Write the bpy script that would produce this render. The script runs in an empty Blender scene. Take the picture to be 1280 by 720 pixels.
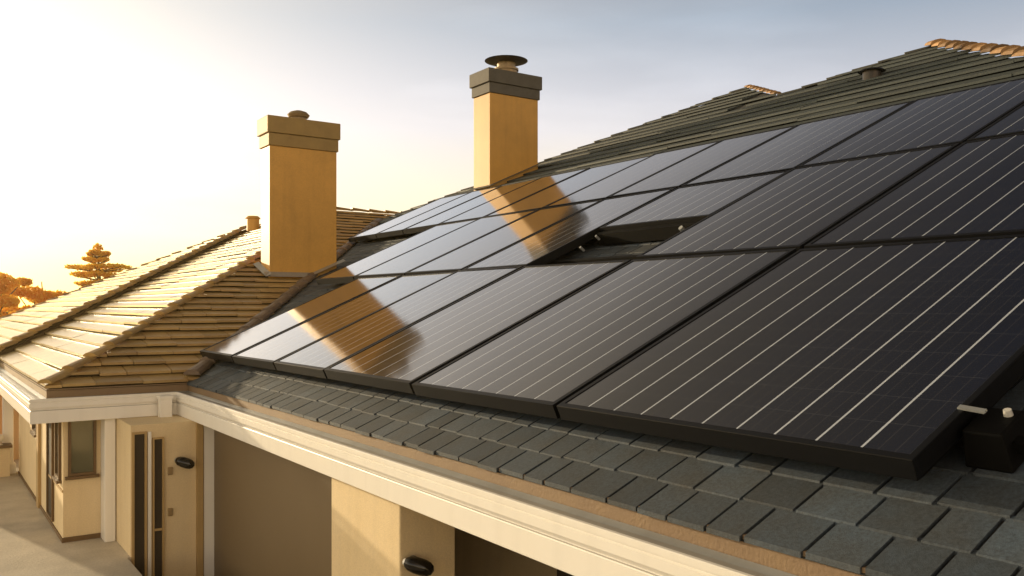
import bpy, math, random
from mathutils import Vector, Matrix
random.seed(7)
S = 3.0            # one plan unit in metres
H = 0.888 * S      # camera height above the paving
R = math.radians
scene = bpy.context.scene

# ------------------------------------------------------------------ camera
cam_d = bpy.data.cameras.new('camera'); cam = bpy.data.objects.new('camera', cam_d)
scene.collection.objects.link(cam); scene.camera = cam
cam_d.sensor_width = 36; cam_d.lens = 1082/1280*36; cam_d.shift_y = 24/1280
cam_d.clip_start = 0.05; cam_d.clip_end = 4000
cam.location = (0, 0, H)
cam.rotation_euler = (R(90), 0, -R(34.7))

# ------------------------------------------------------------------ sky and sun
SUN_EL, SUN_W = 9.0, 14.0       # elevation, degrees west of +Y
sd = Vector((-math.sin(R(SUN_W))*math.cos(R(SUN_EL)), math.cos(R(SUN_W))*math.cos(R(SUN_EL)), math.sin(R(SUN_EL))))
w = bpy.data.worlds.new("World"); scene.world = w; w.use_nodes = True
nt = w.node_tree; nt.nodes.clear()
def N(t, **k):
    n = nt.nodes.new(t)
    for a, b in k.items(): setattr(n, a, b)
    return n
out = N('ShaderNodeOutputWorld')
sky = N('ShaderNodeTexSky'); sky.sky_type = 'NISHITA'; sky.sun_disc = False
sky.sun_elevation = R(SUN_EL); sky.sun_rotation = R(-SUN_W)
sky.air_density = 0.25; sky.dust_density = 1.0; sky.ozone_density = 0.3
bg1 = N('ShaderNodeBackground'); bg1.inputs['Strength'].default_value = 0.05; sky.altitude = 1500
# evening veil on the sun's side, plus added fill lobes and a darkened zenith
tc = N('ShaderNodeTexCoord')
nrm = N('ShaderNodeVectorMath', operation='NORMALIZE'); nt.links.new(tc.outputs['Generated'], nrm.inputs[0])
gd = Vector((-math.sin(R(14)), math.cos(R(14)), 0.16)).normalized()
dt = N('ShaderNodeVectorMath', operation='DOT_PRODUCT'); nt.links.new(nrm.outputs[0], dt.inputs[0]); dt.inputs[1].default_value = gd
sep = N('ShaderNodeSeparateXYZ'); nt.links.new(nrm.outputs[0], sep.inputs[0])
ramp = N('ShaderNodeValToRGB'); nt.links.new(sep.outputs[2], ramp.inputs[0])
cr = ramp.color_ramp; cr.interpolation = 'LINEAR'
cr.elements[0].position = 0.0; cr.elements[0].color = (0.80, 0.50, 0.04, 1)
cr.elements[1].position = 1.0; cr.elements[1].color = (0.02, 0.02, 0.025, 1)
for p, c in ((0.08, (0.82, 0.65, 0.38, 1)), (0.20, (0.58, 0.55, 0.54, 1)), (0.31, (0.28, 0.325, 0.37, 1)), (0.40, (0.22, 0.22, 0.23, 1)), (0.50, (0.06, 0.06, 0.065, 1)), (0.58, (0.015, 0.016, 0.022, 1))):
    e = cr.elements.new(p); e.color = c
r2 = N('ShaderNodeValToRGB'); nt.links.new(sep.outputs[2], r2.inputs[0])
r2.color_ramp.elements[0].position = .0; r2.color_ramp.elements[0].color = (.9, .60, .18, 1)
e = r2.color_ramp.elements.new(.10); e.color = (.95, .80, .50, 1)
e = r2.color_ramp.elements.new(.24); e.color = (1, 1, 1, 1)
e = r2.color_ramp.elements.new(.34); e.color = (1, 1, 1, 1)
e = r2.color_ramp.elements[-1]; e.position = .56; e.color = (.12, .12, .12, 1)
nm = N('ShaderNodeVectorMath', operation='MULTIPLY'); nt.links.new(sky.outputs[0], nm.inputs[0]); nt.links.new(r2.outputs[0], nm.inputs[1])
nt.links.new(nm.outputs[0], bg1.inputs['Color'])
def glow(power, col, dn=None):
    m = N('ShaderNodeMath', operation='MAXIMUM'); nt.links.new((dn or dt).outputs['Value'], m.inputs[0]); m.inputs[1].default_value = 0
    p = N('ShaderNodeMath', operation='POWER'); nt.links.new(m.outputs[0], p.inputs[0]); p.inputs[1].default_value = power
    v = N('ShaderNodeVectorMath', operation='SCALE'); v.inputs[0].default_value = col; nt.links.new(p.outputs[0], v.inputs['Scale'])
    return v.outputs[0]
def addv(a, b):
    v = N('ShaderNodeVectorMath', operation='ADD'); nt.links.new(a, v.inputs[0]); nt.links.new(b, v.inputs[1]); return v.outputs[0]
fill_west = N('ShaderNodeVectorMath', operation='DOT_PRODUCT'); nt.links.new(nrm.outputs[0], fill_west.inputs[0]); fill_west.inputs[1].default_value = Vector((-.85, .5, .12)).normalized()  # added lobe in the west sky, brightens the -x faces
fill_south = N('ShaderNodeVectorMath', operation='DOT_PRODUCT'); nt.links.new(nrm.outputs[0], fill_south.inputs[0]); fill_south.inputs[1].default_value = Vector((-.15, -.98, .12)).normalized()  # added warm lobe opposite the sun, brightens the -y faces
veil = addv(addv(glow(3, (1.0, .80, .48), fill_west), glow(3, (.72, .48, .22), fill_south)), addv(addv(ramp.outputs[0], glow(3.5, (.52, .42, .27))), glow(16, (.42, .26, .0))))

# faint streaky cirrus
mp = N('ShaderNodeMapping'); nt.links.new(nrm.outputs[0], mp.inputs[0]); mp.inputs['Scale'].default_value = (1.2, 2.2, 9)
mp.inputs['Rotation'].default_value = (0.25, 0.1, 0.4)
nz = N('ShaderNodeTexNoise'); nt.links.new(mp.outputs[0], nz.inputs['Vector']); nz.inputs['Scale'].default_value = 1.6; nz.inputs['Detail'].default_value = 6
mr = N('ShaderNodeMapRange'); nt.links.new(nz.outputs[0], mr.inputs[0])
mr.inputs[1].default_value = .45; mr.inputs[2].default_value = .75; mr.inputs[3].default_value = 0.96; mr.inputs[4].default_value = 1.16
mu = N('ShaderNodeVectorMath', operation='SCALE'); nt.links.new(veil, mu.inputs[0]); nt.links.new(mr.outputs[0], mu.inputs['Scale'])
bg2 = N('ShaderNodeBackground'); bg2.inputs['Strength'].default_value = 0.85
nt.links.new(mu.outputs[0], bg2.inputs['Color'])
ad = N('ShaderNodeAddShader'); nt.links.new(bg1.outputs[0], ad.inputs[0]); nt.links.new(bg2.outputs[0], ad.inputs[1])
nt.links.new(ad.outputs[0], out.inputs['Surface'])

sl = bpy.data.lights.new('sun', 'SUN'); sl.energy = 3.0; sl.angle = R(0.8); sl.color = (1.0, 0.78, 0.48)
so = bpy.data.objects.new('sun', sl); scene.collection.objects.link(so)
so.rotation_euler = sd.to_track_quat('Z', 'Y').to_euler(); so.location = (-20, 40, 20)
scene.view_settings.view_transform = 'Standard'; scene.view_settings.look = 'None'
scene.view_settings.exposure = 0.5; scene.view_settings.gamma = 1

# ------------------------------------------------------------------ helpers
def W(p): return Vector((p[0]*S, p[1]*S, p[2]*S + H))
class MB:
    def __init__(s): s.v = []; s.f = []; s.c = []; s.uv = []; s.mi = []
    def face(s, pts, col=0.5, uv=None, mi=0):
        i = len(s.v); s.v += [W(p) for p in pts]; s.f.append(list(range(i, i+len(pts)))); s.c.append(col)
        s.uv.append(uv or [(0, 0)]*len(pts)); s.mi.append(mi)
    def hexa(s, b, t, col=0.5):      # b, t : 4 lower and 4 upper points, same order
        s.face(b[::-1], col); s.face(t, col)
        for i in range(4):
            j = (i+1) % 4; s.face([b[i], b[j], t[j], t[i]], col)
    def box(s, x0, x1, y0, y1, z0, z1, col=0.5):
        s.hexa([(x0, y0, z0), (x1, y0, z0), (x1, y1, z0), (x0, y1, z0)], [(x0, y0, z1), (x1, y0, z1), (x1, y1, z1), (x0, y1, z1)], col)
    def cyl(s, p, q, r0, r1, n=20, col=0.5, caps=True):
        p = Vector(p); q = Vector(q); d = (q-p).normalized()
        a = d.orthogonal().normalized(); b = d.cross(a)
        P = [p+(a*math.cos(2*math.pi*k/n)+b*math.sin(2*math.pi*k/n))*r0 for k in range(n)]
        Q = [q+(a*math.cos(2*math.pi*k/n)+b*math.sin(2*math.pi*k/n))*r1 for k in range(n)]
        for k in range(n):
            j = (k+1) % n; s.face([P[k], P[j], Q[j], Q[k]], col)
        if caps: s.face(P[::-1], col); s.face(Q, col)
    def build(s, name, mat, parent=None, bevel=0, smooth=False, merge=True):
        me = bpy.data.meshes.new(name); org = Vector((0, 0, 0))
        if parent is None and s.v:
            xs = [v.x for v in s.v]; ys = [v.y for v in s.v]; zs = [v.z for v in s.v]
            org = Vector(((min(xs)+max(xs))/2, (min(ys)+max(ys))/2, min(zs)))
        elif parent is not None: org = parent.matrix_basis.translation
        if parent is not None and parent.parent is not None: org = org + parent.parent.matrix_basis.translation
        me.from_pydata([v-org for v in s.v], [], s.f); me.update()
        at = me.attributes.new('rnd', 'FLOAT', 'FACE'); at.data.foreach_set('value', s.c)
        ul = me.uv_layers.new(name='UVMap'); k = 0
        for u in s.uv:
            for q in u: ul.data[k].uv = q; k += 1
        for m in (mat if isinstance(mat, (list, tuple)) else [mat]): me.materials.append(m)
        me.polygons.foreach_set('material_index', s.mi)
        o = bpy.data.objects.new(name, me); scene.collection.objects.link(o)
        if parent is not None: o.parent = parent
        else: o.location = org
        if merge or bevel:
            import bmesh
            bm = bmesh.new(); bm.from_mesh(me); bmesh.ops.remove_doubles(bm, verts=bm.verts, dist=1e-5)
            bmesh.ops.recalc_face_normals(bm, faces=bm.faces); bm.to_mesh(me); bm.free()
        if bevel:
            m = o.modifiers.new('bevel', 'BEVEL'); m.width = bevel; m.segments = 2; m.limit_method = 'ANGLE'
        if smooth:
            me.polygons.foreach_set('use_smooth', [True]*len(me.polygons))
            try: me.set_sharp_from_angle(angle=R(35))
            except Exception: pass
        return o
def tag(o, label=None, cat=None, group=None, kind=None):
    if label: o['label'] = label
    if cat: o['category'] = cat
    if group: o['group'] = group
    if kind: o['kind'] = kind
    return o
def empty(name, p, label=None, cat=None, group=None):
    o = bpy.data.objects.new(name, None); scene.collection.objects.link(o); o.location = W(p); o.empty_display_size = .2
    return tag(o, label, cat, group)

def mat(name, base, rough=.6, noise=0.0, nscale=8, bump=0.0, bscale=60, var=None, rndamt=0.0, metal=0, spec=.5, stain=0.0, trans=0, coat=0, grain=0, gscale=150, streak=0):
    m = bpy.data.materials.new(name); m.use_nodes = True; t = m.node_tree; b = t.nodes['Principled BSDF']
    b.inputs['Roughness'].default_value = rough; b.inputs['Metallic'].default_value = metal
    b.inputs['Specular IOR Level'].default_value = spec
    if coat: b.inputs['Coat Weight'].default_value = coat; b.inputs['Coat Roughness'].default_value = .2
    L = t.links.new
    g = t.nodes.new('ShaderNodeNewGeometry')
    tn = t.nodes.new('ShaderNodeTexNoise'); tn.inputs['Scale'].default_value = nscale; tn.inputs['Detail'].default_value = 8; tn.inputs['Roughness'].default_value = .65
    L(g.outputs['Position'], tn.inputs['Vector'])
    mx = t.nodes.new('ShaderNodeMix'); mx.data_type = 'RGBA'
    v = var or tuple(c*.6 for c in base)
    mx.inputs[6].default_value = (*base, 1); mx.inputs[7].default_value = (*v, 1)
    mrn = t.nodes.new('ShaderNodeMapRange'); L(tn.outputs[0], mrn.inputs[0]); mrn.inputs[1].default_value = .35; mrn.inputs[2].default_value = .7
    mrn.inputs[3].default_value = 0; mrn.inputs[4].default_value = noise
    last = mrn.outputs[0]
    if stain:
        t2 = t.nodes.new('ShaderNodeTexNoise'); t2.inputs['Scale'].default_value = nscale*.18; t2.inputs['Detail'].default_value = 4
        L(g.outputs['Position'], t2.inputs['Vector'])
        m2 = t.nodes.new('ShaderNodeMapRange'); L(t2.outputs[0], m2.inputs[0]); m2.inputs[1].default_value = .45; m2.inputs[2].default_value = .7; m2.inputs[4].default_value = stain
        aa = t.nodes.new('ShaderNodeMath'); aa.operation = 'ADD'; L(last, aa.inputs[0]); L(m2.outputs[0], aa.inputs[1]); aa.use_clamp = True; last = aa.outputs[0]
    L(last, mx.inputs[0])
    col = mx.outputs[2]
    if grain:
        tg = t.nodes.new('ShaderNodeTexNoise'); tg.inputs['Scale'].default_value = gscale; tg.inputs['Detail'].default_value = 4; tg.inputs['Roughness'].default_value = .8
        L(g.outputs['Position'], tg.inputs['Vector']); mg = t.nodes.new('ShaderNodeMapRange'); L(tg.outputs[0], mg.inputs[0]); mg.inputs[1].default_value = .3; mg.inputs[2].default_value = .7
        mg.inputs[3].default_value = 1-grain; mg.inputs[4].default_value = 1+grain
        sg = t.nodes.new('ShaderNodeVectorMath'); sg.operation = 'SCALE'; L(col, sg.inputs[0]); L(mg.outputs[0], sg.inputs['Scale']); col = sg.outputs[0]
    if streak:
        mm = t.nodes.new('ShaderNodeMapping'); mm.inputs['Scale'].default_value = (5, 5, .35); L(g.outputs['Position'], mm.inputs[0])
        ts = t.nodes.new('ShaderNodeTexNoise'); ts.inputs['Scale'].default_value = 1.6; ts.inputs['Detail'].default_value = 6; L(mm.outputs[0], ts.inputs['Vector'])
        ms = t.nodes.new('ShaderNodeMapRange'); L(ts.outputs[0], ms.inputs[0]); ms.inputs[1].default_value = .48; ms.inputs[2].default_value = .75; ms.inputs[3].default_value = 1; ms.inputs[4].default_value = 1-streak
        ss = t.nodes.new('ShaderNodeVectorMath'); ss.operation = 'SCALE'; L(col, ss.inputs[0]); L(ms.outputs[0], ss.inputs['Scale']); col = ss.outputs[0]
    if rndamt:
        a = t.nodes.new('ShaderNodeAttribute'); a.attribute_name = 'rnd'
        r2 = t.nodes.new('ShaderNodeMapRange'); L(a.outputs['Fac'], r2.inputs[0]); r2.inputs[3].default_value = 1-rndamt; r2.inputs[4].default_value = 1+rndamt
        sc = t.nodes.new('ShaderNodeVectorMath'); sc.operation = 'SCALE'; L(col, sc.inputs[0]); L(r2.outputs[0], sc.inputs['Scale']); col = sc.outputs[0]
    L(col, b.inputs['Base Color'])
    if bump:
        bn = t.nodes.new('ShaderNodeTexNoise'); bn.inputs['Scale'].default_value = bscale; bn.inputs['Detail'].default_value = 6; L(g.outputs['Position'], bn.inputs['Vector'])
        bu = t.nodes.new('ShaderNodeBump'); bu.inputs['Strength'].default_value = bump; bu.inputs['Distance'].default_value = .01
        L(bn.outputs[0], bu.inputs['Height']); L(bu.outputs[0], b.inputs['Normal'])
    return m

M = {}
M['slate'] = mat('slate_shingle', (.048, .068, .094), .7, .8, 4, .3, 240, (.042, .045, .047), .42, grain=.45, gscale=60, stain=.3)
M['slate_up'] = mat('weathered_slate', (.046, .062, .064), .65, .5, 3, .3, 60, (.04, .045, .04), .3, grain=.3, gscale=30)
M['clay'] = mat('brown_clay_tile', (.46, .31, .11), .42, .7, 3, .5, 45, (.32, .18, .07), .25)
M['clay_sunlit'] = mat('sunlit_clay_tile', (.62, .50, .27), .24, .4, 3, .12, 45, (.44, .35, .23), .18)  # paler copy of the wing tile, sun glow put into its colour
M['cap'] = mat('ridge_tile', (.36, .21, .09), .6, .6, 6, .4, 40, (.2, .12, .06), .6, grain=.3, gscale=12)
M['cap_dark'] = mat('dark_ridge_tile', (.13, .13, .11), .6, .6, 6, .4, 40, (.08, .08, .07), .3)
M['deck'] = mat('roof_felt', (.03, .03, .028), .9)
M['deck_w'] = mat('brown_felt', (.10, .065, .035), .9)
M['cream'] = mat('cream_paint', (.90, .88, .84), .38, .25, 2.5, .06, 30, (.82, .78, .70), 0, stain=.15, streak=.05)
M['board'] = mat('brown_eave_board', (.27, .18, .10), .65, .8, 4, .3, 50, (.23, .15, .09), .25)
M['zinc'] = mat('grey_gutter_metal', (.42, .44, .45), .35, .6, 4, .1, 20, (.28, .28, .27), 0, metal=.4)
M['stucco'] = mat('cream_stucco', (.80, .65, .42), .85, .35, 1.6, .25, 120, (.68, .52, .28), 0, stain=.2, grain=.08, gscale=60, streak=.06)
M['stucco_ch'] = mat('ochre_stucco', (.72, .38, .07), .5, .6, 1.6, .1, 120, (.52, .28, .05), 0, stain=.25, grain=.10, gscale=50, streak=.09)
M['cap_tan'] = mat('tan_chimney_cap', (.37, .24, .075), .6, .5, 4, .3, 60, (.22, .14, .05))
M['cap_grey'] = mat('grey_chimney_cap', (.11, .10, .085), .7, .7, 5, .3, 60, (.06, .055, .045))
M['darkmetal'] = mat('dark_metal', (.05, .045, .04), .4, .4, 8, .1, 40, (.09, .06, .04), metal=.6)
M['brass'] = mat('weathered_flue', (.38, .27, .14), .45, .6, 10, .1, 40, (.2, .13, .07), metal=.3)
M['door'] = mat('bronze_door', (.17, .12, .065), .5, .3, 1.5, .05, 60, (.14, .095, .05))
M['dark'] = mat('painted_interior_shade', (.045, .032, .02), .8)  # shade of recess and openings put into one flat dark colour
M['trim'] = mat('tan_trim', (.50, .34, .15), .55, .3, 4, .1, 50)
M['frame_w'] = mat('brown_window_frame', (.15, .085, .035), .5, .3, 6, .1, 50)
M['black'] = mat('black_frame', (.003, .003, .003), .6, .3, 20, .05, 80, (.005, .005, .005), spec=.1)
M['frame'] = mat('anodised_black_frame', (.005, .0055, .007), .45, .2, 20, 0, 80, spec=.2)
M['steel'] = mat('bright_steel', (.75, .74, .70), .3, .2, 20, 0, 80, metal=.3)
M['concrete'] = mat('concrete_paving', (.62, .57, .49), .75, .7, 1.3, .35, 35, (.33, .30, .25), 0, stain=.35, grain=.15, gscale=40)
M['soil'] = mat('dry_grass_ground', (.16, .13, .06), .9, .8, .6, .5, 6, (.08, .085, .035))
M['rust'] = mat('orange_wood', (.46, .17, .045), .6, .6, 3, .3, 20, (.26, .09, .03))
M['bark'] = mat('bark', (.16, .09, .045), .9, .5, 6, .5, 20)
# window glass
g = mat('window_glass', (.10, .10, .065), .08, .3, 2, 0, 1, (.16, .15, .10)); g.node_tree.nodes['Principled BSDF'].inputs['Coat Weight'].default_value = .6; M['glass'] = g

def leaf_mat(name, c1, c2):
    m = bpy.data.materials.new(name); m.use_nodes = True; t = m.node_tree; t.nodes.clear(); L = t.links.new
    o = t.nodes.new('ShaderNodeOutputMaterial'); d = t.nodes.new('ShaderNodeBsdfDiffuse'); tr = t.nodes.new('ShaderNodeBsdfTranslucent'); mx = t.nodes.new('ShaderNodeMixShader')
    a = t.nodes.new('ShaderNodeAttribute'); a.attribute_name = 'rnd'; c = t.nodes.new('ShaderNodeMix'); c.data_type = 'RGBA'
    c.inputs[6].default_value = (*c1, 1); c.inputs[7].default_value = (*c2, 1); L(a.outputs['Fac'], c.inputs[0])
    L(c.outputs[2], d.inputs[0]); L(c.outputs[2], tr.inputs[0]); mx.inputs[0].default_value = .6; L(d.outputs[0], mx.inputs[1]); L(tr.outputs[0], mx.inputs[2]); L(mx.outputs[0], o.inputs[0])
    return m
M['leaf'] = leaf_mat('glow_lit_leaf', (.90, .38, .02), (.97, .66, .08))  # golden backlight put into the orange leaf colour
M['needle'] = leaf_mat('glow_lit_needle', (.88, .46, .03), (.97, .74, .12))  # the same evening glow put into the needle colour

# solar cell glass: UV counts cells across (u) and along (v)
def solar_mat():
    m = bpy.data.materials.new('solar_cell_glass'); m.use_nodes = True; t = m.node_tree; b = t.nodes['Principled BSDF']; L = t.links.new
    uv = t.nodes.new('ShaderNodeUVMap'); sp = t.nodes.new('ShaderNodeSeparateXYZ'); L(uv.outputs[0], sp.inputs[0])
    def mth(op, a, bb=None, cl=False):
        n = t.nodes.new('ShaderNodeMath'); n.operation = op; n.use_clamp = cl
        if isinstance(a, (int, float)): n.inputs[0].default_value = a
        else: L(a, n.inputs[0])
        if bb is not None:
            if isinstance(bb, (int, float)): n.inputs[1].default_value = bb
            else: L(bb, n.inputs[1])
        return n.outputs[0]
    def line(x, mul, wd):
        f = mth('FRACT', mth('MULTIPLY', x, mul)); d = mth('ABSOLUTE', mth('SUBTRACT', f, .5)); return mth('GREATER_THAN', d, .5-wd/2)
    main = line(sp.outputs[0], 1, .05); f3 = line(sp.outputs[0], 3, .05); f12 = line(sp.outputs[0], 24, .28)
    v1 = line(sp.outputs[1], 1, .03); v2 = line(sp.outputs[1], 12, .25)
    def mixc(fac, c1, c2):
        n = t.nodes.new('ShaderNodeMix'); n.data_type = 'RGBA'; L(fac, n.inputs[0])
        for i, c in ((6, c1), (7, c2)):
            if isinstance(c, tuple): n.inputs[i].default_value = (*c, 1)
            else: L(c, n.inputs[i])
        return n.outputs[2]
    geo = t.nodes.new('ShaderNodeNewGeometry')
    nz = t.nodes.new('ShaderNodeTexNoise'); nz.inputs['Scale'].default_value = 3; nz.inputs['Detail'].default_value = 5; L(geo.outputs['Position'], nz.inputs['Vector'])
    c = mixc(nz.outputs[0], (.002, .005, .020), (.005, .006, .010))
    c = mixc(mth('MULTIPLY', f12, .4), c, (.010, .016, .034))
    c = mixc(mth('MULTIPLY', v2, .45), c, (.014, .015, .02))
    c = mixc(mth('MULTIPLY', v1, .5), c, (.05, .055, .07))
    c = mixc(mth('MULTIPLY', f3, .5), c, (.065, .065, .07))
    c = mixc(main, c, (.58, .64, .74))
    L(c, b.inputs['Base Color'])
    # dusty film: roughness drifts a little
    nr = t.nodes.new('ShaderNodeMapRange'); L(nz.outputs[0], nr.inputs[0]); nr.inputs[3].default_value = .05; nr.inputs[4].default_value = .10
    L(nr.outputs[0], b.inputs['Roughness']); b.inputs['IOR'].default_value = 1.7; b.inputs['Coat Weight'].default_value = 1; b.inputs['Coat IOR'].default_value = 1.6; b.inputs['Coat Roughness'].default_value = .08
    n3 = t.nodes.new('ShaderNodeTexNoise'); n3.inputs['Scale'].default_value = 260; L(geo.outputs['Position'], n3.inputs['Vector'])
    bu = t.nodes.new('ShaderNodeBump'); bu.inputs['Strength'].default_value = .06; bu.inputs['Distance'].default_value = .001; L(n3.outputs[0], bu.inputs['Height']); L(bu.outputs[0], b.inputs['Normal'])
    return m
M['solar'] = solar_mat()

# ------------------------------------------------------------------ geometry of the place (plan units; x = up the main slope, y = along the eave)
MS = .4475                                   # slope of the main roof
def zp(x): return -.6375 + MS*x              # top of the solar glass
def zt(x): return -.6975 + MS*x              # main tile plane
ZE = -.295                                   # tile eave height
WP = .35
V0 = (.902, 3.58); V1 = (3.15, 6.454); P2 = (5.51, 4.64); NN = (4.66, 3.67); P1 = (5.15, 2.90); S0 = (.902, -1.08)
GZ = -.888

# ground
LZ = GZ-.36
gm = MB(); gm.face([(-700, -700, LZ), (700, -700, LZ), (700, 700, LZ), (-700, 700, LZ)])
tag(gm.build('ground', M['soil']), kind='structure')
pm = MB(); pm.box(-6, .625, -3, 3.30, LZ-.05, GZ); pm.box(-6, 8.2, 3.3001, 12, LZ-.05, GZ)
tag(pm.build('paved_path', M['concrete'], merge=False), kind='structure')
pm = MB(); pm.box(.6251, 8.2, -3, 3.2999, LZ-.05, LZ+.0015)
tag(pm.build('driveway', M['concrete'], merge=False), kind='structure')

house = empty('house', (2.5, 3.5, GZ), 'large cream stucco house with grey and brown tiled hip roofs carrying the solar panels', 'house')
def part(name, m, mb, par=house, **k): return mb.build(name, m, par, **k)

# ---- tiles
def clip(poly, hp):                          # keep points with a*x+b*y+c >= 0
    for a, b, c in hp:
        res = []
        for i in range(len(poly)):
            p, q = poly[i], poly[(i+1) % len(poly)]
            dp = a*p[0]+b*p[1]+c; dq = a*q[0]+b*q[1]+c
            if dp >= 0: res.append(p)
            if (dp >= 0) != (dq >= 0):
                k = dp/(dp-dq); res.append((p[0]+(q[0]-p[0])*k, p[1]+(q[1]-p[1])*k))
        poly = res
        if len(poly) < 3: return []
    return poly
def hpl(p, q, inside):                       # half plane through p,q containing inside
    a = -(q[1]-p[1]); b = q[0]-p[0]; c = -(a*p[0]+b*p[1])
    n = math.hypot(a, b); a /= n; b /= n; c /= n
    if a*inside[0]+b*inside[1]+c < 0: a, b, c = -a, -b, -c
    return (a, b, c)
def tiles(mb, zf, up, u0, u1, e0, e1, expo, width, th, hps, wj=.25, gap=.004, jit=.0015, slab=None, skip=None, rv=.22):
    """rows of wedge tiles. up = 'x' or 'y' (the uphill axis); zf(x,y) gives the plane; hps(cx,cy) the clipping half planes"""
    u = u0; row = 0
    while u < u1:
        e = e0 + random.uniform(-1, 0)*width
        rowc = random.uniform(-.1, .1)
        while e < e1:
            wd = width*(1+random.uniform(-wj, wj)); g = gap*random.uniform(.7, 1.3)
            a0, a1 = e+g/2, e+wd-g/2
            ub = u + random.uniform(-1, 1)*jit; ut = u + expo*1.12
            col = min(1, max(0, .5+random.gauss(0, rv)+rowc)); tt = th*random.uniform(.85, 1.15)
            quad = [(ub, a0), (ub, a1), (ut, a1), (ut, a0)]
            q = [(p[0], p[1]) if up == 'x' else (p[1], p[0]) for p in quad]
            cx = sum(p[0] for p in q)/4; cy = sum(p[1] for p in q)/4
            if not (skip and skip(cx, cy)):
                pl = clip(q, hps(cx, cy))
                if len(pl) >= 3:
                    def top(p):
                        uu = p[0] if up == 'x' else p[1]; k = (uu-ub)/(ut-ub)
                        return (p[0], p[1], zf(p[0], p[1]) + tt*(1-k*.92))
                    T = [top(p) for p in pl]; B = [(p[0], p[1], max(top(p)[2]-slab, zf(p[0], p[1])-.014) if slab else zf(p[0], p[1])-.004) for p in pl]
                    mb.face(T, col)
                    for i in range(len(pl)):
                        j = (i+1) % len(pl); mb.face([B[i], B[j], T[j], T[i]], col)
            e += wd
        u += expo; row += 1

def zmain(x, y): return zt(x)-.012
h_s = hpl(S0, P1, (2, 2)); h_1 = hpl(P1, NN, (2, 2)); h_n = hpl(NN, P2, (3, 4.5)); h_2 = hpl(P2, V1, (3, 4))
VL = hpl((V0[0]-.05*.782, V0[1]+.03), (V1[0], V1[1]+.06), (3, 3))
def hmain(cx, cy):
    r = [VL, h_s]
    if cy < NN[1]: r.append(h_1)
    else: r += [h_n, h_2] if cx > 4.3 else [h_2]
    return r
mb = MB(); tiles(mb, zmain, 'x', .902, 2.6, -1.1, 6.0, .068, .080, .0038, hmain, gap=.0055, jit=.0025)
# lower main slope
lo = part('roof', M['slate'], mb, merge=False); tag(lo, 'main slope of dark slate shingles under the solar panels')
mb = MB(); tiles(mb, zmain, 'x', 2.6, 5.6, .3, 6.6, .15, .9, .020, hmain, gap=.002, slab=.011, rv=.12)
hi = part('roof', M['slate_up'], mb, merge=False); tag(hi, 'thick weathered grey green tile courses above the solar panels')

# decks below the tiles and the unseen slopes
mb = MB()
def P3(p, z): return (p[0], p[1], z)
d = .016
mb.face([(S0[0], S0[1], zt(S0[0])-d), (V0[0], V0[1], zt(V0[0])-d), (V1[0], V1[1], zt(V1[0])-d), (P2[0], P2[1], zt(P2[0])-d), (NN[0], NN[1], zt(NN[0])-d), (P1[0], P1[1], zt(P1[0])-d)])
XE = 8
zP1, zN, zP2, zV1 = zt(P1[0])-d, zt(NN[0])-d, zt(P2[0])-d, zt(V1[0])-d
mb.face([(*P1, zP1), (*NN, zN), (XE, NN[1], zN), (XE, P1[1], zP1)])
mb.face([(*NN, zN), (*P2, zP2), (XE, P2[1], zP2), (XE, NN[1], zN)])
mb.face([(*P2, zP2), (*V1, zV1), (XE, V1[1], zV1), (XE, P2[1], zP2)])
mb.face([(*P1, zP1), (*S0, zt(.902)-d), (XE, S0[1], zt(.902)-d), (XE, P1[1], zP1)])
part('roof_deck', M['deck'], mb, merge=False)

# ---- wing roofs
def zs(x, y): return ZE + WP*(y-3.58) - .010
C0 = (.40, 3.58); R0 = (2.88, 6.75)
hipS = hpl(C0, R0, (1.5, 4)); 
mb = MB()
VLs = hpl((V0[0]+.03, V0[1]-.03), (V1[0]+.05, V1[1]-.03), (1, 5))
def hsouth(cx, cy): return [hipS] + ([VLs] if cy < V1[1]-.05 else [])
tiles(mb, zs, 'y', 3.58, 6.74, .38, 5.2, .090, .14, .020, hsouth, wj=.3, gap=.003, slab=.010, jit=.003)
rs = part('roof', M['clay'], mb, merge=False); rs['label'] = 'brown tiled slope of the wing facing the camera'
def zw(x, y): return ZE + MS*(x-.40) - .008
def zw2(x, y): return ZE + MS*(x-.32)
Q0 = (.32, 5.70); Q1 = (2.78, 8.70); Q2 = (.32, 9.95)
mb = MB()
hw = [hpl(C0, R0, (.5, 5)), hpl((.40, 5.80), (2.88, 8.85), (1.5, 5))]
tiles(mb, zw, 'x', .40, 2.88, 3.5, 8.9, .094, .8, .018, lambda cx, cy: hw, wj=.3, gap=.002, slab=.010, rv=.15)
rw = part('roof', M['clay_sunlit'], mb, merge=False); rw['label'] = 'pale sunlit tiled slope of the wing facing left'
mb = MB()
hw2 = [hpl(Q0, Q1, (.5, 8)), hpl(Q1, Q2, (.5, 8))]
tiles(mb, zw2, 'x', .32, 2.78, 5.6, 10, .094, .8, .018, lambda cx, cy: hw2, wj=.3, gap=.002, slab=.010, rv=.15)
rw2 = part('roof', M['clay_sunlit'], mb, merge=False); rw2['label'] = 'pale sunlit slope of the far end of the wing'
mb = MB(); d = .012
mb.face([(*C0, ZE-d), (V0[0], V0[1], ZE-d), (V1[0], V1[1], zs(*V1)-d), (XE, V1[1], zs(*V1)-d), (XE, 6.75, zs(0, 6.75)-d), (*R0, zs(*R0)-d)])
mb.face([(*C0, ZE-d), (*R0, zs(*R0)-d), (2.88, 8.85, zs(*R0)-d), (.40, 5.80, ZE-d)])
mb.face([(*Q0, ZE-d), (*Q1, zw2(*Q1)-d), (*Q2, ZE-d)])
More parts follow.
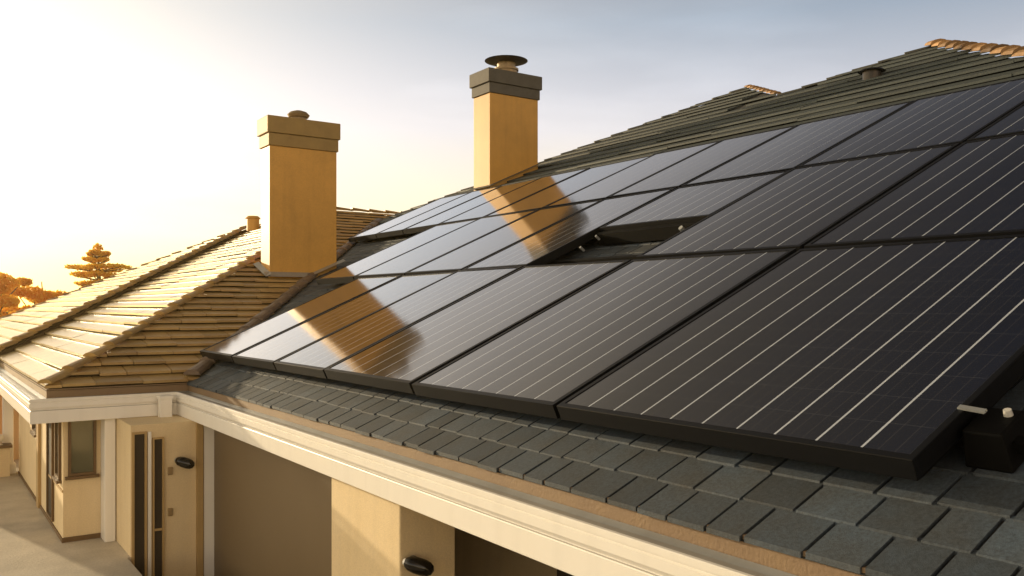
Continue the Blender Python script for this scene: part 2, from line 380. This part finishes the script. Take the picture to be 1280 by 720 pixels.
mb.face([(*Q0, ZE-d), (*Q1, zw2(*Q1)-d), (Q1[0], Q1[1], zw2(*Q1)-.09), (.40, 5.70, ZE-.05)])
mb.face([(*Q1, zw2(*Q1)-d), (*Q2, ZE-d), (XE, Q2[1], ZE-d), (XE, Q1[1], zw2(*Q1)-d)])
mb.face([(*R0, zs(*R0)-d), (XE, 6.75, zs(*R0)-d), (XE, 8.7, zw2(*Q1)-d), (2.78, 8.7, zw2(*Q1)-d)])
part('roof_deck', M['deck_w'], mb, merge=False)

# ---- ridge and hip caps
def caps(mb, p, q, r=.035, step=.12, tilt=.012, side=None):
    p = Vector(p); q = Vector(q); L = (q-p).length; d = (q-p)/L; s = d.cross(Vector((0, 0, 1))).normalized(); up = s.cross(d).normalized()
    n = max(1, int(L/step))
    for k in range(n):
        a = p+d*(L*k/n); b = p+d*(L*(k+1.12)/n); c = random.uniform(0, 1); off = s*random.uniform(-.002, .002)
        ra = r*random.uniform(.95, 1.1); A = []; B = []
        for i in range(7):
            t = math.pi*i/6; A.append(a+off+s*math.cos(t)*ra+up*(math.sin(t)*ra*.62+tilt)); B.append(b+off+s*math.cos(t)*ra*.85+up*(math.sin(t)*ra*.52))
        for i in range(6): mb.face([A[i], A[i+1], B[i+1], B[i]], c)
        mb.face(A[::-1], c); mb.face(B, c)
def z3(p, z): return (p[0], p[1], z)
def capline(p, q, r, step, tilt, m, par, label=None):
    mb = MB(); caps(mb, p, q, r, step, tilt); o = part('ridge_cap', m, mb, par, merge=False)
    if label: o['label'] = label
capline(z3(S0, zt(.902)), z3(P1, zt(P1[0])), .05, .16, .012, M['cap'], hi, 'orange brown ridge tiles of the roof peak catching the sun')
capline(z3(NN, zt(NN[0])), z3(P2, zt(P2[0])), .026, .14, .010, M['cap'], hi, 'orange brown ridge tiles of the small second peak')
capline(z3(V1, zt(V1[0])-.02), z3(P2, zt(P2[0])-.015), .03, .14, .008, M['cap_dark'], hi)
capline(z3(NN, zt(NN[0])-.02), z3(P1, zt(P1[0])-.015), .03, .14, .008, M['cap_dark'], hi)
zr = zs(*R0)
capline((*C0, ZE+.004), (*R0, zr+.006), .026, .15, .012, M['clay'], rs)
capline((*R0, zr+.006), (5, 6.75, zr+.006), .026, .15, .012, M['clay'], rs)
capline((*R0, zr), (2.86, 8.7, zr), .024, .15, .012, M['clay'], rw)
capline((*Q0, ZE+.006), (*Q1, zw2(*Q1)+.006), .028, .15, .012, M['clay'], rw2)
capline((*Q2, ZE), (*Q1, zw2(*Q1)), .022, .15, .012, M['clay'], rw2)
# valley flashing between wing and main slope
M['mauve'] = mat('mauve_cap_tile', (.24, .18, .14), .5, .6, 5, .2, 60, (.15, .11, .09), .25)
mb = MB(); caps(mb, (.925, 3.60, zt(.925)+.006), (3.12, 6.41, zt(3.12)+.006), .034, .15, .006)
o = part('valley_cap', M['mauve'], mb, lo, merge=False); o['label'] = 'band of mauve grey cap tiles between the brown wing slope and the panels'

# ---- eave profile swept along the eaves (o = outward offset from the tile edge)
path = [(.902, -1.3), (.902, 3.58), (.40, 3.58), (.40, 5.70), (.32, 5.70), (.32, 9.95)]
nrm_ = [(-1, 0), (0, -1), (-1, 0), (0, -1), (-1, 0)]
def pt_off(i, o):
    x, y = path[i]; ns = []
    if i > 0: ns.append(nrm_[i-1])
    if i < len(nrm_): ns.append(nrm_[i])
    nx = [n[0] for n in ns if n[0]]; ny = [n[1] for n in ns if n[1]]
    return (x+(nx[0]*o if nx else 0), y+(ny[0]*o if ny else 0))
def sweep(mb, prof, i0=0, i1=None):
    i1 = len(path)-1 if i1 is None else i1
    for i in range(i0, i1):
        for k in range(len(prof)):
            a, b = prof[k], prof[(k+1) % len(prof)]
            p, q = pt_off(i, a[0]), pt_off(i+1, a[0]); r, s_ = pt_off(i+1, b[0]), pt_off(i, b[0])
            mb.face([(p[0], p[1], a[1]), (q[0], q[1], a[1]), (r[0], r[1], b[1]), (s_[0], s_[1], b[1])], .5)
    for i in (i0, i1): mb.face([(*pt_off(i, a[0]), a[1]) for a in prof])
mb = MB(); sweep(mb, [(-.004, -.302), (-.004, -.345), (-.016, -.345), (-.016, -.302)])
part('eave_board', M['board'], mb)
mb = MB(); sweep(mb, [(-.003, -.334), (-.003, -.346), (.048, -.346), (.048, -.338), (.010, -.340)])
part('gutter_bed', M['zinc'], mb)
mb = MB(); sweep(mb, [(.0485, -.332), (.050, -.3305), (.057, -.3305), (.0585, -.332), (.0585, -.341), (.0545, -.3425), (.0545, -.345), (.0575, -.347), (.0575, -.362), (.052, -.370), (.052, -.372), (.0485, -.372)])
part('gutter', M['cream'], mb)
mb = MB(); sweep(mb, [(.054, -.3735), (.055, -.375), (.055, -.418), (.053, -.4195), (.030, -.4195), (.030, -.3735)])
part('fascia', M['cream'], mb)
mb = MB(); sweep(mb, [(.029, -.408), (.029, -.415), (-.30, -.415), (-.30, -.408)], 0, 1)
sweep(mb, [(.029, -.408), (.029, -.415), (-.07, -.415), (-.07, -.408)], 1, 5)
part('soffit', M['stucco'], mb)
# short downspout at the inner corner
mb = MB(); mb.box(.775, .82, 3.475, 3.51, -.452, -.338)
mb.box(.771, .824, 3.471, 3.514, -.352, -.340)
part('downspout', M['cream'], mb, bevel=.006)
# ---- walls
ST = -.414
def wall(name, m, *b, **k):
    mb = MB(); mb.box(*b); return part(name, m, mb, **k)
wall('wall', M['stucco'], .87, 1.01, 1.684, 2.06, LZ, ST, bevel=.01)['label'] = 'cream stucco pier between the two dark bays'
wall('garage_door', M['door'], .925, .96, 2.06, 3.29, LZ, ST)['label'] = 'large brown door panel under the eave'
wall('wall', M['dark'], 1.30, 1.4, -1.0, 1.684, LZ, ST)['label'] = 'dark back wall of the near bay'  # coloured dark to stand for the shade in the bay
wall('wall', M['stucco'], .87, 1.3, -1.25, -1.0, LZ, ST)
mb = MB(); mb.box(.60, .635, 3.275, 3.30, -.40-.02, GZ); 
# entry block at Y 3.30
wall('wall', M['stucco'], .637, .905, 3.30, 3.62, LZ, -.4205)['label'] = 'cream entry block beside the brown door'
wall('corner_trim', M['trim'], .862, .885, 3.284, 3.2995, LZ, -.4215)
wall('corner_trim', M['cream'], .888, .9245, 3.286, 3.2995, LZ, -.4215)
# wing body
wall('wall', M['stucco'], .467, .66, 3.65, 5.30, GZ, ST)['label'] = 'cream west wall of the wing along the paving'
wall('wall', M['stucco'], .40, 8, 5.80, 9.8, GZ, ST)['label'] = 'far end walls of the wing'
wall('wall', M['stucco'], .66, 8, 3.66, 5.80, GZ, ST)['label'] = 'cream walls behind the entry'
wall('wall', M['stucco'], 1.4, 8, -.95, 3.66, LZ, ST)['label'] = 'east part of the house body'
mb = MB(); mb.face([(XE-.01, -.95, ST), (XE-.01, 9.8, ST), (XE-.01, 8.7, .75), (XE-.01, 6.6, .7), (XE-.01, 4.64, 1.74), (XE-.01, 3.67, 1.36), (XE-.01, 2.9, 1.57)])
part('gable_wall', M['stucco'], mb, merge=False)
# pilaster by the bay and plinth line
wall('pilaster', M['cream'], .596, .634, 3.56, 3.649, GZ, ST, bevel=.006)
wall('plinth', M['frame_w'], .462, .596, 3.644, 3.6495, GZ, GZ+.018)
wall('plinth', M['frame_w'], .462, .4665, 3.65, 5.30, GZ, GZ+.014)
wall('wall_sill_band', M['trim'], .463, .4665, 3.65, 4.05, -.70, -.692)

# windows and doors : frame, pane, sill
def opening(kind, axis, c, a0, a1, z0, z1, fr=.012, mf='frame_w', mp_='glass', sill=True, rails=()):
    """axis 'x': on a wall facing -x at x=c, spans y a0..a1 ; axis 'y': wall facing -y at y=c, spans x a0..a1"""
    def bx(mb, d0, d1, u0, u1, v0, v1):
        if axis == 'x': mb.box(c-d1, c-d0, u0, u1, v0, v1)
        else: mb.box(u0, u1, c-d1, c-d0, v0, v1)
    mb = MB(); t = .010
    bx(mb, 0, t, a0, a0+fr, z0, z1); bx(mb, 0, t, a1-fr, a1, z0, z1); bx(mb, 0, t, a0+fr, a1-fr, z1-fr, z1); bx(mb, 0, t, a0+fr, a1-fr, z0, z0+fr)
    for r in rails: bx(mb, 0, t*.8, a0+fr, a1-fr, z0+(z1-z0)*r-.004, z0+(z1-z0)*r+.004)
    f = part(kind, M[mf], mb)
    mb = MB(); bx(mb, 0.001, .003, a0+fr, a1-fr, z0+fr, z1-fr); mb.build('pane', M[mp_], f)
    if sill:
        mb = MB(); bx(mb, 0, .018, a0-.01, a1+.01, z0-.012, z0-.001); mb.build('sill', M[mf], f)
    return f
opening('window', 'y', 3.65, .483, .580, -.640, -.415, .010)
opening('window', 'x', .467, 4.44, 4.60, -.575, -.43, .01)
opening('window', 'x', .467, 3.70, 3.81, -.66, -.425, .012)
opening('door', 'x', .467, 3.90, 4.07, -.86, -.425, .012, mp_='dark', sill=False)
wall('pilaster', M['trim'], .455, .4665, 4.33, 4.40, GZ, ST)
# the two tall slots of the entry
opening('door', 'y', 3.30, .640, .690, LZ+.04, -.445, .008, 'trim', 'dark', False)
wall('pilaster', M['cream'], .693, .704, 3.289, 3.2995, LZ, -.447)
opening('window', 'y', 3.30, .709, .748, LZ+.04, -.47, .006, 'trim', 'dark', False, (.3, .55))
for z in (-.595, -.745):
    mb = MB(); mb.box(.762, .778, 3.290, 3.2995, z-.014, z+.014); part('wall_vent', M['brass'], mb, bevel=.006)

# ---- chimneys
def chimney(x0, x1, y0, y1, zb, zb2, zt_, zc, mcap, o, label):
    """shaft from below the roof to zt_; two tiers of cap up to zc"""
    mb = MB(); mb.box(x0, x1, y0, y1, zb, zt_); sh = part('chimney', M['stucco_ch'], mb, bevel=.012); sh['label'] = label
    mid = zt_+(zc-zt_)*.42
    mb = MB(); mb.box(x0-o*.45, x1+o*.45, y0-o*.45, y1+o*.45, zt_, mid); mb.build('chimney_collar', mcap, sh, bevel=.008)
    mb = MB(); mb.box(x0-o, x1+o, y0-o, y1+o, mid+.001, zc); mb.build('chimney_cap', mcap, sh, bevel=.012)
    return sh
c1 = chimney(1.697, 2.11, 4.91, 5.067, .0, .2, .938, 1.109, M['cap_tan'], .018, 'ochre chimney standing on the brown tiled wing')
cx, cy = 1.90, 4.99
mb = MB(); mb.cyl((cx, cy, 1.108), (cx, cy, 1.135), .052, .046); mb.cyl((cx, cy, 1.135), (cx, cy, 1.150), .058, .066); mb.cyl((cx, cy, 1.150), (cx, cy, 1.166), .066, .05); mb.cyl((cx, cy, 1.166), (cx, cy, 1.176), .05, .02)
mb.build('flue', M['brass'], c1, smooth=True)
c2 = chimney(3.50, 3.94, 5.34, 5.567, .7, .9, 1.586, 1.763, M['cap_grey'], .024, 'taller ochre chimney with grey cap beside the top row of panels')
cx, cy = 3.72, 5.45
mb = MB(); mb.cyl((cx, cy, 1.762), (cx, cy, 1.80), .085, .085); mb.cyl((cx, cy, 1.80), (cx, cy, 1.815), .095, .095); mb.cyl((cx, cy, 1.815), (cx, cy, 1.865), .07, .07)
mb.build('flue', M['brass'], c2, smooth=True)
mb = MB(); mb.cyl((cx, cy, 1.86), (cx, cy, 1.876), .12, .165, 28); mb.cyl((cx, cy, 1.876), (cx, cy, 1.90), .165, .07, 28); mb.cyl((cx, cy, 1.90), (cx, cy, 1.912), .07, .02, 28)
mb.build('flue_hood', M['darkmetal'], c2, smooth=True)
# flashing aprons at the chimney feet
mb = MB()
mb.face([(1.66, 4.87, zs(0, 4.87)+.03), (1.955, 4.87, zs(0, 4.87)+.03), (1.955, 4.909, zs(0, 4.909)+.045), (1.66, 4.909, zs(0, 4.909)+.045)])
mb.face([(1.66, 4.87, zs(0, 4.87)+.03), (1.696, 4.87, zs(0, 4.87)+.045), (1.696, 5.1, zs(0, 5.1)+.045), (1.66, 5.1, zs(0, 5.1)+.03)])
mb.face([(1.955, 4.87, zt(1.955)+.016), (2.15, 4.87, zt(2.15)+.016), (2.15, 4.909, zt(2.15)+.028), (1.955, 4.909, zt(1.955)+.028)])
mb.build('flashing', M['zinc'], c1, merge=False)
mb = MB()
mb.face([(3.46, 5.30, zt(3.46)+.03), (3.98, 5.30, zt(3.98)+.03), (3.98, 5.339, zt(3.98)+.034), (3.46, 5.339, zt(3.46)+.034)])
mb.face([(3.46, 5.30, zt(3.46)+.03), (3.499, 5.30, zt(3.5)+.034), (3.499, 5.6, zt(3.5)+.034), (3.46, 5.6, zt(3.46)+.03)])
mb.build('flashing', M['cap_dark'], c2, merge=False)

# small roof vents
mb = MB(); vx, vy = 4.45, 2.86; z = zt(vx)
mb.cyl((vx, vy, z-.02), (vx, vy, z+.035), .05, .05, 16); mb.cyl((vx, vy, z+.035), (vx, vy, z+.045), .075, .06, 16)
part('roof_vent', M['darkmetal'], mb, smooth=True)
mb = MB(); vx, vy = 2.72, 8.35; z = .80
mb.cyl((vx, vy, z-.06), (vx, vy, z+.06), .06, .06, 14); mb.cyl((vx, vy, z+.06), (vx, vy, z+.085), .075, .05, 14); mb.box(vx+.1, vx+.2, vy-.05, vy+.05, z-.03, z+.10)
part('roof_vent', M['stucco_ch'], mb, smooth=True)

# ------------------------------------------------------------------ solar panels
SLN = Vector((-MS, 0, 1)).normalized()
def PP(x, y, h=0):                            # point on the panel plane, h along its normal
    return (x+SLN.x*h, y, zp(x)+SLN.z*h)
CELL = .0725
def panel(x0, x1, y0, y1, label, i=0):
    g = .006; a0, a1, b0, b1 = x0+g, x1-g, y0+g, y1-g; t = .030 ; fr = .011
    root = empty('solar_panel', PP(a0, (b0+b1)/2, -t), label, 'solar panel', 'solar panels on the main roof')
    tilt = random.uniform(-.0025, .0025); tl2 = random.uniform(-.0025, .0025)
    def q(x, y, h): return PP(x, y, h+tilt*(x-x0)/(x1-x0)+tl2*(y-y0)/(y1-y0))
    def slab(mb, xa, xb, ya, yb, h0, h1):
        mb.hexa([q(xa, ya, h0), q(xb, ya, h0), q(xb, yb, h0), q(xa, yb, h0)], [q(xa, ya, h1), q(xb, ya, h1), q(xb, yb, h1), q(xa, yb, h1)])
    mb = MB()
    slab(mb, a0, a0+fr, b0, b1, -t, 0); slab(mb, a1-fr, a1, b0, b1, -t, 0)
    slab(mb, a0+fr, a1-fr, b0, b0+fr, -t, 0); slab(mb, a0+fr, a1-fr, b1-fr, b1, -t, 0)
    mb.build('frame', M['frame'], root, merge=True, bevel=.003)
    mb = MB(); nu = max(3, round((b1-b0)/CELL)); nv = max(2, round((a1-a0)*1.0955/CELL/1.05))
    gp = [q(a0+fr, b0+fr, -.0015), q(a1-fr, b0+fr, -.0015), q(a1-fr, b1-fr, -.0015), q(a0+fr, b1-fr, -.0015)]
    uvs = [(.035, .03), (.035, nv-.03), (nu-.035, nv-.03), (nu-.035, .03)]
    mb.face(gp, .5, uvs)
    mb.build('cell_glass', M['solar'], root, merge=False)
    mb = MB(); slab(mb, a0+fr, a1-fr, b0+fr, b1-fr, -.008, -.006)
    mb.build('backsheet', M['black'], root, merge=False)
    return root
K = [.586, 1.311, 1.894, 2.44, 2.88, 3.35, 3.80]
X1, X2, X3, X4 = 1.0, 1.746, 2.49, 3.25
ordn = ['nearest', 'second', 'third', 'fourth', 'fifth', 'sixth', 'seventh', 'eighth', 'ninth', 'tenth']
r1n = ['large dark navy panel at the near corner of the eave row, silver lines running uphill',
       'dark panel second from the near corner in the eave row, with grey cell lines',
       'grey brown panel third from the near corner in the eave row, below the open gap',
       'panel fourth from the near corner in the eave row, pale at its foot',
       'pale shiny panel fifth from the near corner in the eave row',
       'left end panel of the eave row, glowing cream beside the brown tiled wing']
for i in range(6): panel(X1, X2, K[i], K[i+1], r1n[i])
K2 = K[:-1] + [3.88, 4.36]
for i in range(7):
    lo_x = 2.07 if i == 2 else X2
    lab = 'short panel forming the upper edge of the open gap in the middle row' if i == 2 else \
          ('%s panel from the right in the middle row%s' % (ordn[i], (', dark and cut by the photo edge', ', dark grey, right of the open gap', '', ', left of the open gap', ', pale and brownish', ', pale and shiny', ', at its left end')[i]))
    panel(lo_x, X3, K2[i], K2[i+1], lab)
K3 = K[:-1] + [3.88, 4.36, 4.80, 5.18, 5.62]
for i in range(10):
    panel(X3, X4, K3[i], K3[i+1], '%s panel from the right in the top row%s' % (ordn[i], (', cut by the photo edge', ', dark grey under the roof peak', ', grey and plain', ', grey under the small second peak', ', pale grey', ', right of the taller chimney', ', below the taller chimney', ', pale and shiny', ', almost white', ', white, at its left end')[i]))

# rails, feet and clamps
def rail(x, y0, y1, label):
    root = empty('mounting_rail', PP(x, y0, -.045), label, 'mounting rail', 'mounting rails under the panels')
    mb = MB(); h0, h1 = -.047, -.031
    mb.hexa([PP(x-.008, y0, h0), PP(x+.008, y0, h0), PP(x+.008, y1, h0), PP(x-.008, y1, h0)], [PP(x-.008, y0, h1), PP(x+.008, y0, h1), PP(x+.008, y1, h1), PP(x-.008, y1, h1)])
    mb.build('rail_bar', M['black'], root)
    y = y0+.05
    while y < y1:
        mb = MB(); mb.hexa([PP(x-.02, y-.02, -.066), PP(x+.02, y-.02, -.066), PP(x+.02, y+.02, -.066), PP(x-.02, y+.02, -.066)], [PP(x-.008, y-.012, -.044), PP(x+.008, y-.012, -.044), PP(x+.008, y+.012, -.044), PP(x-.008, y+.012, -.044)])
        mb.build('rail_foot', M['black'], root); y += .62
    return root
rail(1.12, .50, 3.74, 'lower mounting rail under the eave row, its end showing at the near corner')
rail(1.62, .50, 3.76, 'upper mounting rail under the eave row')
rail(1.85, .50, 4.30, 'mounting rail seen inside the open gap of the middle row')
rail(2.36, .50, 4.34, 'upper mounting rail under the middle row')
rail(2.60, .50, 5.58, 'lower mounting rail under the top row, seen in the far left gap')
rail(3.12, .50, 5.58, 'upper mounting rail under the top row')
# black end bracket at the near corner with its bright bolt
br = empty('end_bracket', PP(1.12, .55, -.06), 'black end bracket with a bright bolt beside the near corner panel', 'bracket')
mb = MB(); mb.hexa([PP(1.09, .525, -.062), PP(1.17, .525, -.062), PP(1.17, .585, -.062), PP(1.09, .585, -.062)], [PP(1.10, .535, -.014), PP(1.16, .535, -.014), PP(1.16, .585, -.014), PP(1.10, .585, -.014)])
mb.build('bracket_body', M['black'], br, bevel=.008)
mb = MB(); mb.cyl(PP(1.145, .548, -.014), PP(1.145, .548, -.006), .006, .005, 12); mb.build('bolt', M['steel'], br, smooth=True)
mb = MB(); mb.hexa([PP(1.125, .566, -.003), PP(1.133, .566, -.003), PP(1.133, .600, .0005), PP(1.125, .600, .0005)], [PP(1.125, .566, .000), PP(1.133, .566, .000), PP(1.133, .600, .003), PP(1.125, .600, .003)]); mb.build('clamp', M['zinc'], br)
# junction hardware in the open gap
jb = empty('conduit_bar', PP(2.0, 2.15, -.05), 'dark conduit bar with pale end fittings inside the open gap between panels', 'conduit')
mb = MB(); mb.hexa([PP(2.04, 1.92, -.055), PP(2.065, 1.92, -.055), PP(2.065, 2.42, -.055), PP(2.04, 2.42, -.055)], [PP(2.04, 1.92, -.012), PP(2.065, 1.92, -.012), PP(2.065, 2.42, -.012), PP(2.04, 2.42, -.012)])
mb.build('bar', M['black'], jb)
for x, y, r in ((2.03, 1.975, .009), (2.035, 2.40, .005), (1.93, 2.36, .005)):
    mb = MB(); mb.cyl(PP(x, y, -.03), PP(x-.01, y, -.012), r, r*.9, 12); mb.build('fitting', M['zinc'], jb, smooth=True)

# ------------------------------------------------------------------ wall lamps
def lamp(p, d, label, s=1):
    """p on the wall, d outward horizontal direction"""
    root = empty('wall_lamp', p, label, 'wall lamp', 'black wall lamps'); p = Vector(p); d = Vector(d)
    mb = MB(); mb.cyl(p, p+d*.006*s, .016*s, .016*s, 20); mb.build('wall_plate', M['darkmetal'], root, smooth=True)
    mb = MB(); mb.cyl(p+d*.006*s, p+d*.02*s, .008*s, .008*s, 12); mb.build('arm', M['darkmetal'], root, smooth=True)
    c = p+d*.032*s; ax = Vector((.76, -.50, -.30)).normalized()
    mb = MB(); rr = [(-.034, .004), (-.031, .010), (-.022, .0155), (-.008, .018), (.010, .018), (.022, .0155), (.030, .010), (.033, .002)]
    for (t0, r0), (t1, r1) in zip(rr, rr[1:]): mb.cyl(c+ax*t0*s, c+ax*t1*s, r0*s, r1*s, 24, caps=False)
    mb.build('lamp_head', M['gloss'], root, smooth=True)
    mb = MB(); mb.cyl(c+ax*(-.0375)*s, c+ax*(-.0335)*s, .004*s, .008*s, 20); mb.build('lens', M['steel'], root, smooth=True)  # bright tip piece stands in for a highlight on the head
M['gloss'] = mat('gloss_black', (.008, .007, .007), .15, .2, 20)
lamp((.900, 1.684, -.560), (0, -1, 0), 'black wall lamp on the pier below the main eave', 1.0)
lamp((.815, 3.30, -.566), (0, -1, 0), 'smaller looking black wall lamp near the downspout on the entry wall', 1.05)

# ------------------------------------------------------------------ far left: low wall, post, gate
gw = empty('garden_wall', (.3, 5.28, GZ), 'low cream garden wall with a brown coping at the far end of the paving', 'wall')
mb = MB(); mb.box(-.1, .42, 5.24, 5.30, GZ, -.737); mb.build('wall_body', M['stucco'], gw)
mb = MB(); mb.box(-.12, .43, 5.22, 5.32, -.736, -.722); mb.build('coping', M['frame_w'], gw)
pt = empty('garden_post', (.42, 5.36, GZ), 'tall cream post at the end of the wing wall', 'post')
mb = MB(); mb.box(.395, .445, 5.33, 5.38, GZ, ST); mb.build('post_shaft', M['cream'], pt, bevel=.01)
mb = MB(); mb.box(.385, .455, 5.32, 5.39, GZ, GZ+.05); mb.build('post_base', M['cream'], pt)
gt = empty('wooden_gate', (.2, 5.6, GZ), 'orange brown boarded wooden gate behind the low garden wall', 'gate')
for k in range(9):
    x = -.1+k*.052; mb = MB(); mb.box(x, x+.05, 5.60, 5.615, GZ+.02, -.44+.004*(k % 2), random.random()); mb.build('board', M['rust'], gt)
mb = MB(); mb.box(-.1, .37, 5.616, 5.63, -.52, -.49); mb.box(-.1, .37, 5.616, 5.63, -.8, -.77); mb.build('gate_rail', M['rust'], gt)
pb = empty('stone_ball', (.36, 5.27, -.722), 'small pale stone ball on the low garden wall', 'ornament')
import bmesh
me = bpy.data.meshes.new('ball'); bm = bmesh.new(); bmesh.ops.create_icosphere(bm, subdivisions=3, radius=.035*S)
for v in bm.verts: v.co.z = v.co.z*.85+.033*S
bm.to_mesh(me); bm.free(); me.materials.append(M['cream']); me.polygons.foreach_set('use_smooth', [True]*len(me.polygons))
bo = bpy.data.objects.new('ball', me); scene.collection.objects.link(bo); bo.parent = pb
mb = MB(); mb.cyl((.36, 5.27, -.722), (.36, 5.27, -.712), .03, .02, 16); mb.build('ball_base', M['cream'], pb)

# ------------------------------------------------------------------ trees (metres relative to the ground, placed in the distance)
def leaves(mb, c, rad, n, sz, rng, flat=1.0):
    for _ in range(n):
        while True:
            v = Vector((rng.uniform(-1, 1), rng.uniform(-1, 1), rng.uniform(-1, 1)))
            if .25 < v.length < 1: break
        p = Vector(c)+Vector((v.x*rad[0], v.y*rad[1], v.z*rad[2])); a = Vector((rng.gauss(0, 1), rng.gauss(0, 1), rng.gauss(0, flat))).normalized(); b = a.orthogonal().normalized(); k = sz*rng.uniform(.5, 1.3)
        b = (b*math.cos(rng.random()*6)+a.cross(b)*math.sin(rng.random()*6)).normalized()
        mb.face([p-b*k, p+a*k*.5, p+b*k, p-a*k*.5], rng.random())
def tree(pos, h, label, kind, seed, wdt):
    rng = random.Random(seed); x, y = pos; root = empty('pine_tree' if kind == 'pine' else 'broadleaf_tree', (x, y, GZ), label, 'tree')
    tb = MB(); cb = MB(); top = GZ+h
    tb.cyl((x, y, LZ), (x+.05, y, GZ+h*.5), h*.035, h*.022, 10); tb.cyl((x+.05, y, GZ+h*.5), (x, y, GZ+h*.96), h*.022, h*.006, 10)
    if kind == 'pine':
        for fr, r, nb in ((.56, .30, 6), (.63, .46, 7), (.70, .50, 8), (.775, .58, 8), (.84, .26, 6), (.90, .24, 6)):
            zz = GZ+h*fr; r *= wdt/.55
            for j in range(nb):
                a = j*2*math.pi/nb+fr*30+rng.uniform(-.3, .3); rr = r*rng.uniform(.7, 1)
                e = (x+math.cos(a)*rr, y+math.sin(a)*rr, zz+rng.uniform(-.1, .12)*rr)
                tb.cyl((x, y, zz-.03*h), e, h*.007, h*.003, 6)
                leaves(cb, (x+math.cos(a)*rr*.62, y+math.sin(a)*rr*.62, e[2]+.01*h), (rr*.42, rr*.42, h*.016), 170, .035, rng)
        leaves(cb, (x, y, GZ+h*.95), (wdt*.16, wdt*.16, h*.05), 260, .03, rng)
        m = M['needle']
    else:
        for k in range(26):
            a = rng.uniform(0, 6.28); rr = wdt*math.sqrt(rng.random())*.85; zz = GZ+h*rng.uniform(.25, .9)*(1-.25*(rr/wdt)**2)
            e = (x+math.cos(a)*rr, y+math.sin(a)*rr, zz); tb.cyl((x, y, GZ+h*rng.uniform(.25, .5)), e, h*.014, h*.004, 6)
            q = wdt*rng.uniform(.15, .32); leaves(cb, e, (q, q, q*.45), 480, .04, rng)
        m = M['leaf']
    tb.build('trunk', M['bark'], root, merge=False); cb.build('crown', m, root, merge=False)
def ray_xy(px, dist):
    t = (px-640)/1082; c, s = math.cos(R(34.7)), math.sin(R(34.7)); return ((s+t*c)*dist, (c-t*s)*dist)
tree(ray_xy(122, 16), .888+1.18, 'small layered pine standing alone against the glow right of the orange trees', 'pine', 3, .58)
tree(ray_xy(-12, 15), .888+.86, 'bright orange leafy tree at the left edge of the photo', 'leafy', 5, .85)
tree(ray_xy(52, 17), .888+.56, 'low spreading orange tree between the left edge and the pine', 'leafy', 9, .95)
tree(ray_xy(90, 21), .888+.34, 'far golden tree low behind the foot of the pine', 'leafy', 12, 1.0)

# ------------------------------------------------------------------ added golden volume standing in for lens glow at the left
hm = MB(); hm.box(-16, 16, -4, 30, LZ-.35, 2.1)
m = bpy.data.materials.new('lens_glow_volume'); m.use_nodes = True; t = m.node_tree; t.nodes.clear()
o_ = t.nodes.new('ShaderNodeOutputMaterial'); pv = t.nodes.new('ShaderNodeVolumePrincipled')
pv.inputs['Color'].default_value = (1, .80, .38, 1); pv.inputs['Density'].default_value = .0008; pv.inputs['Anisotropy'].default_value = .8
t.links.new(pv.outputs[0], o_.inputs['Volume'])
tag(hm.build('added_glow_haze', m), kind='stuff')
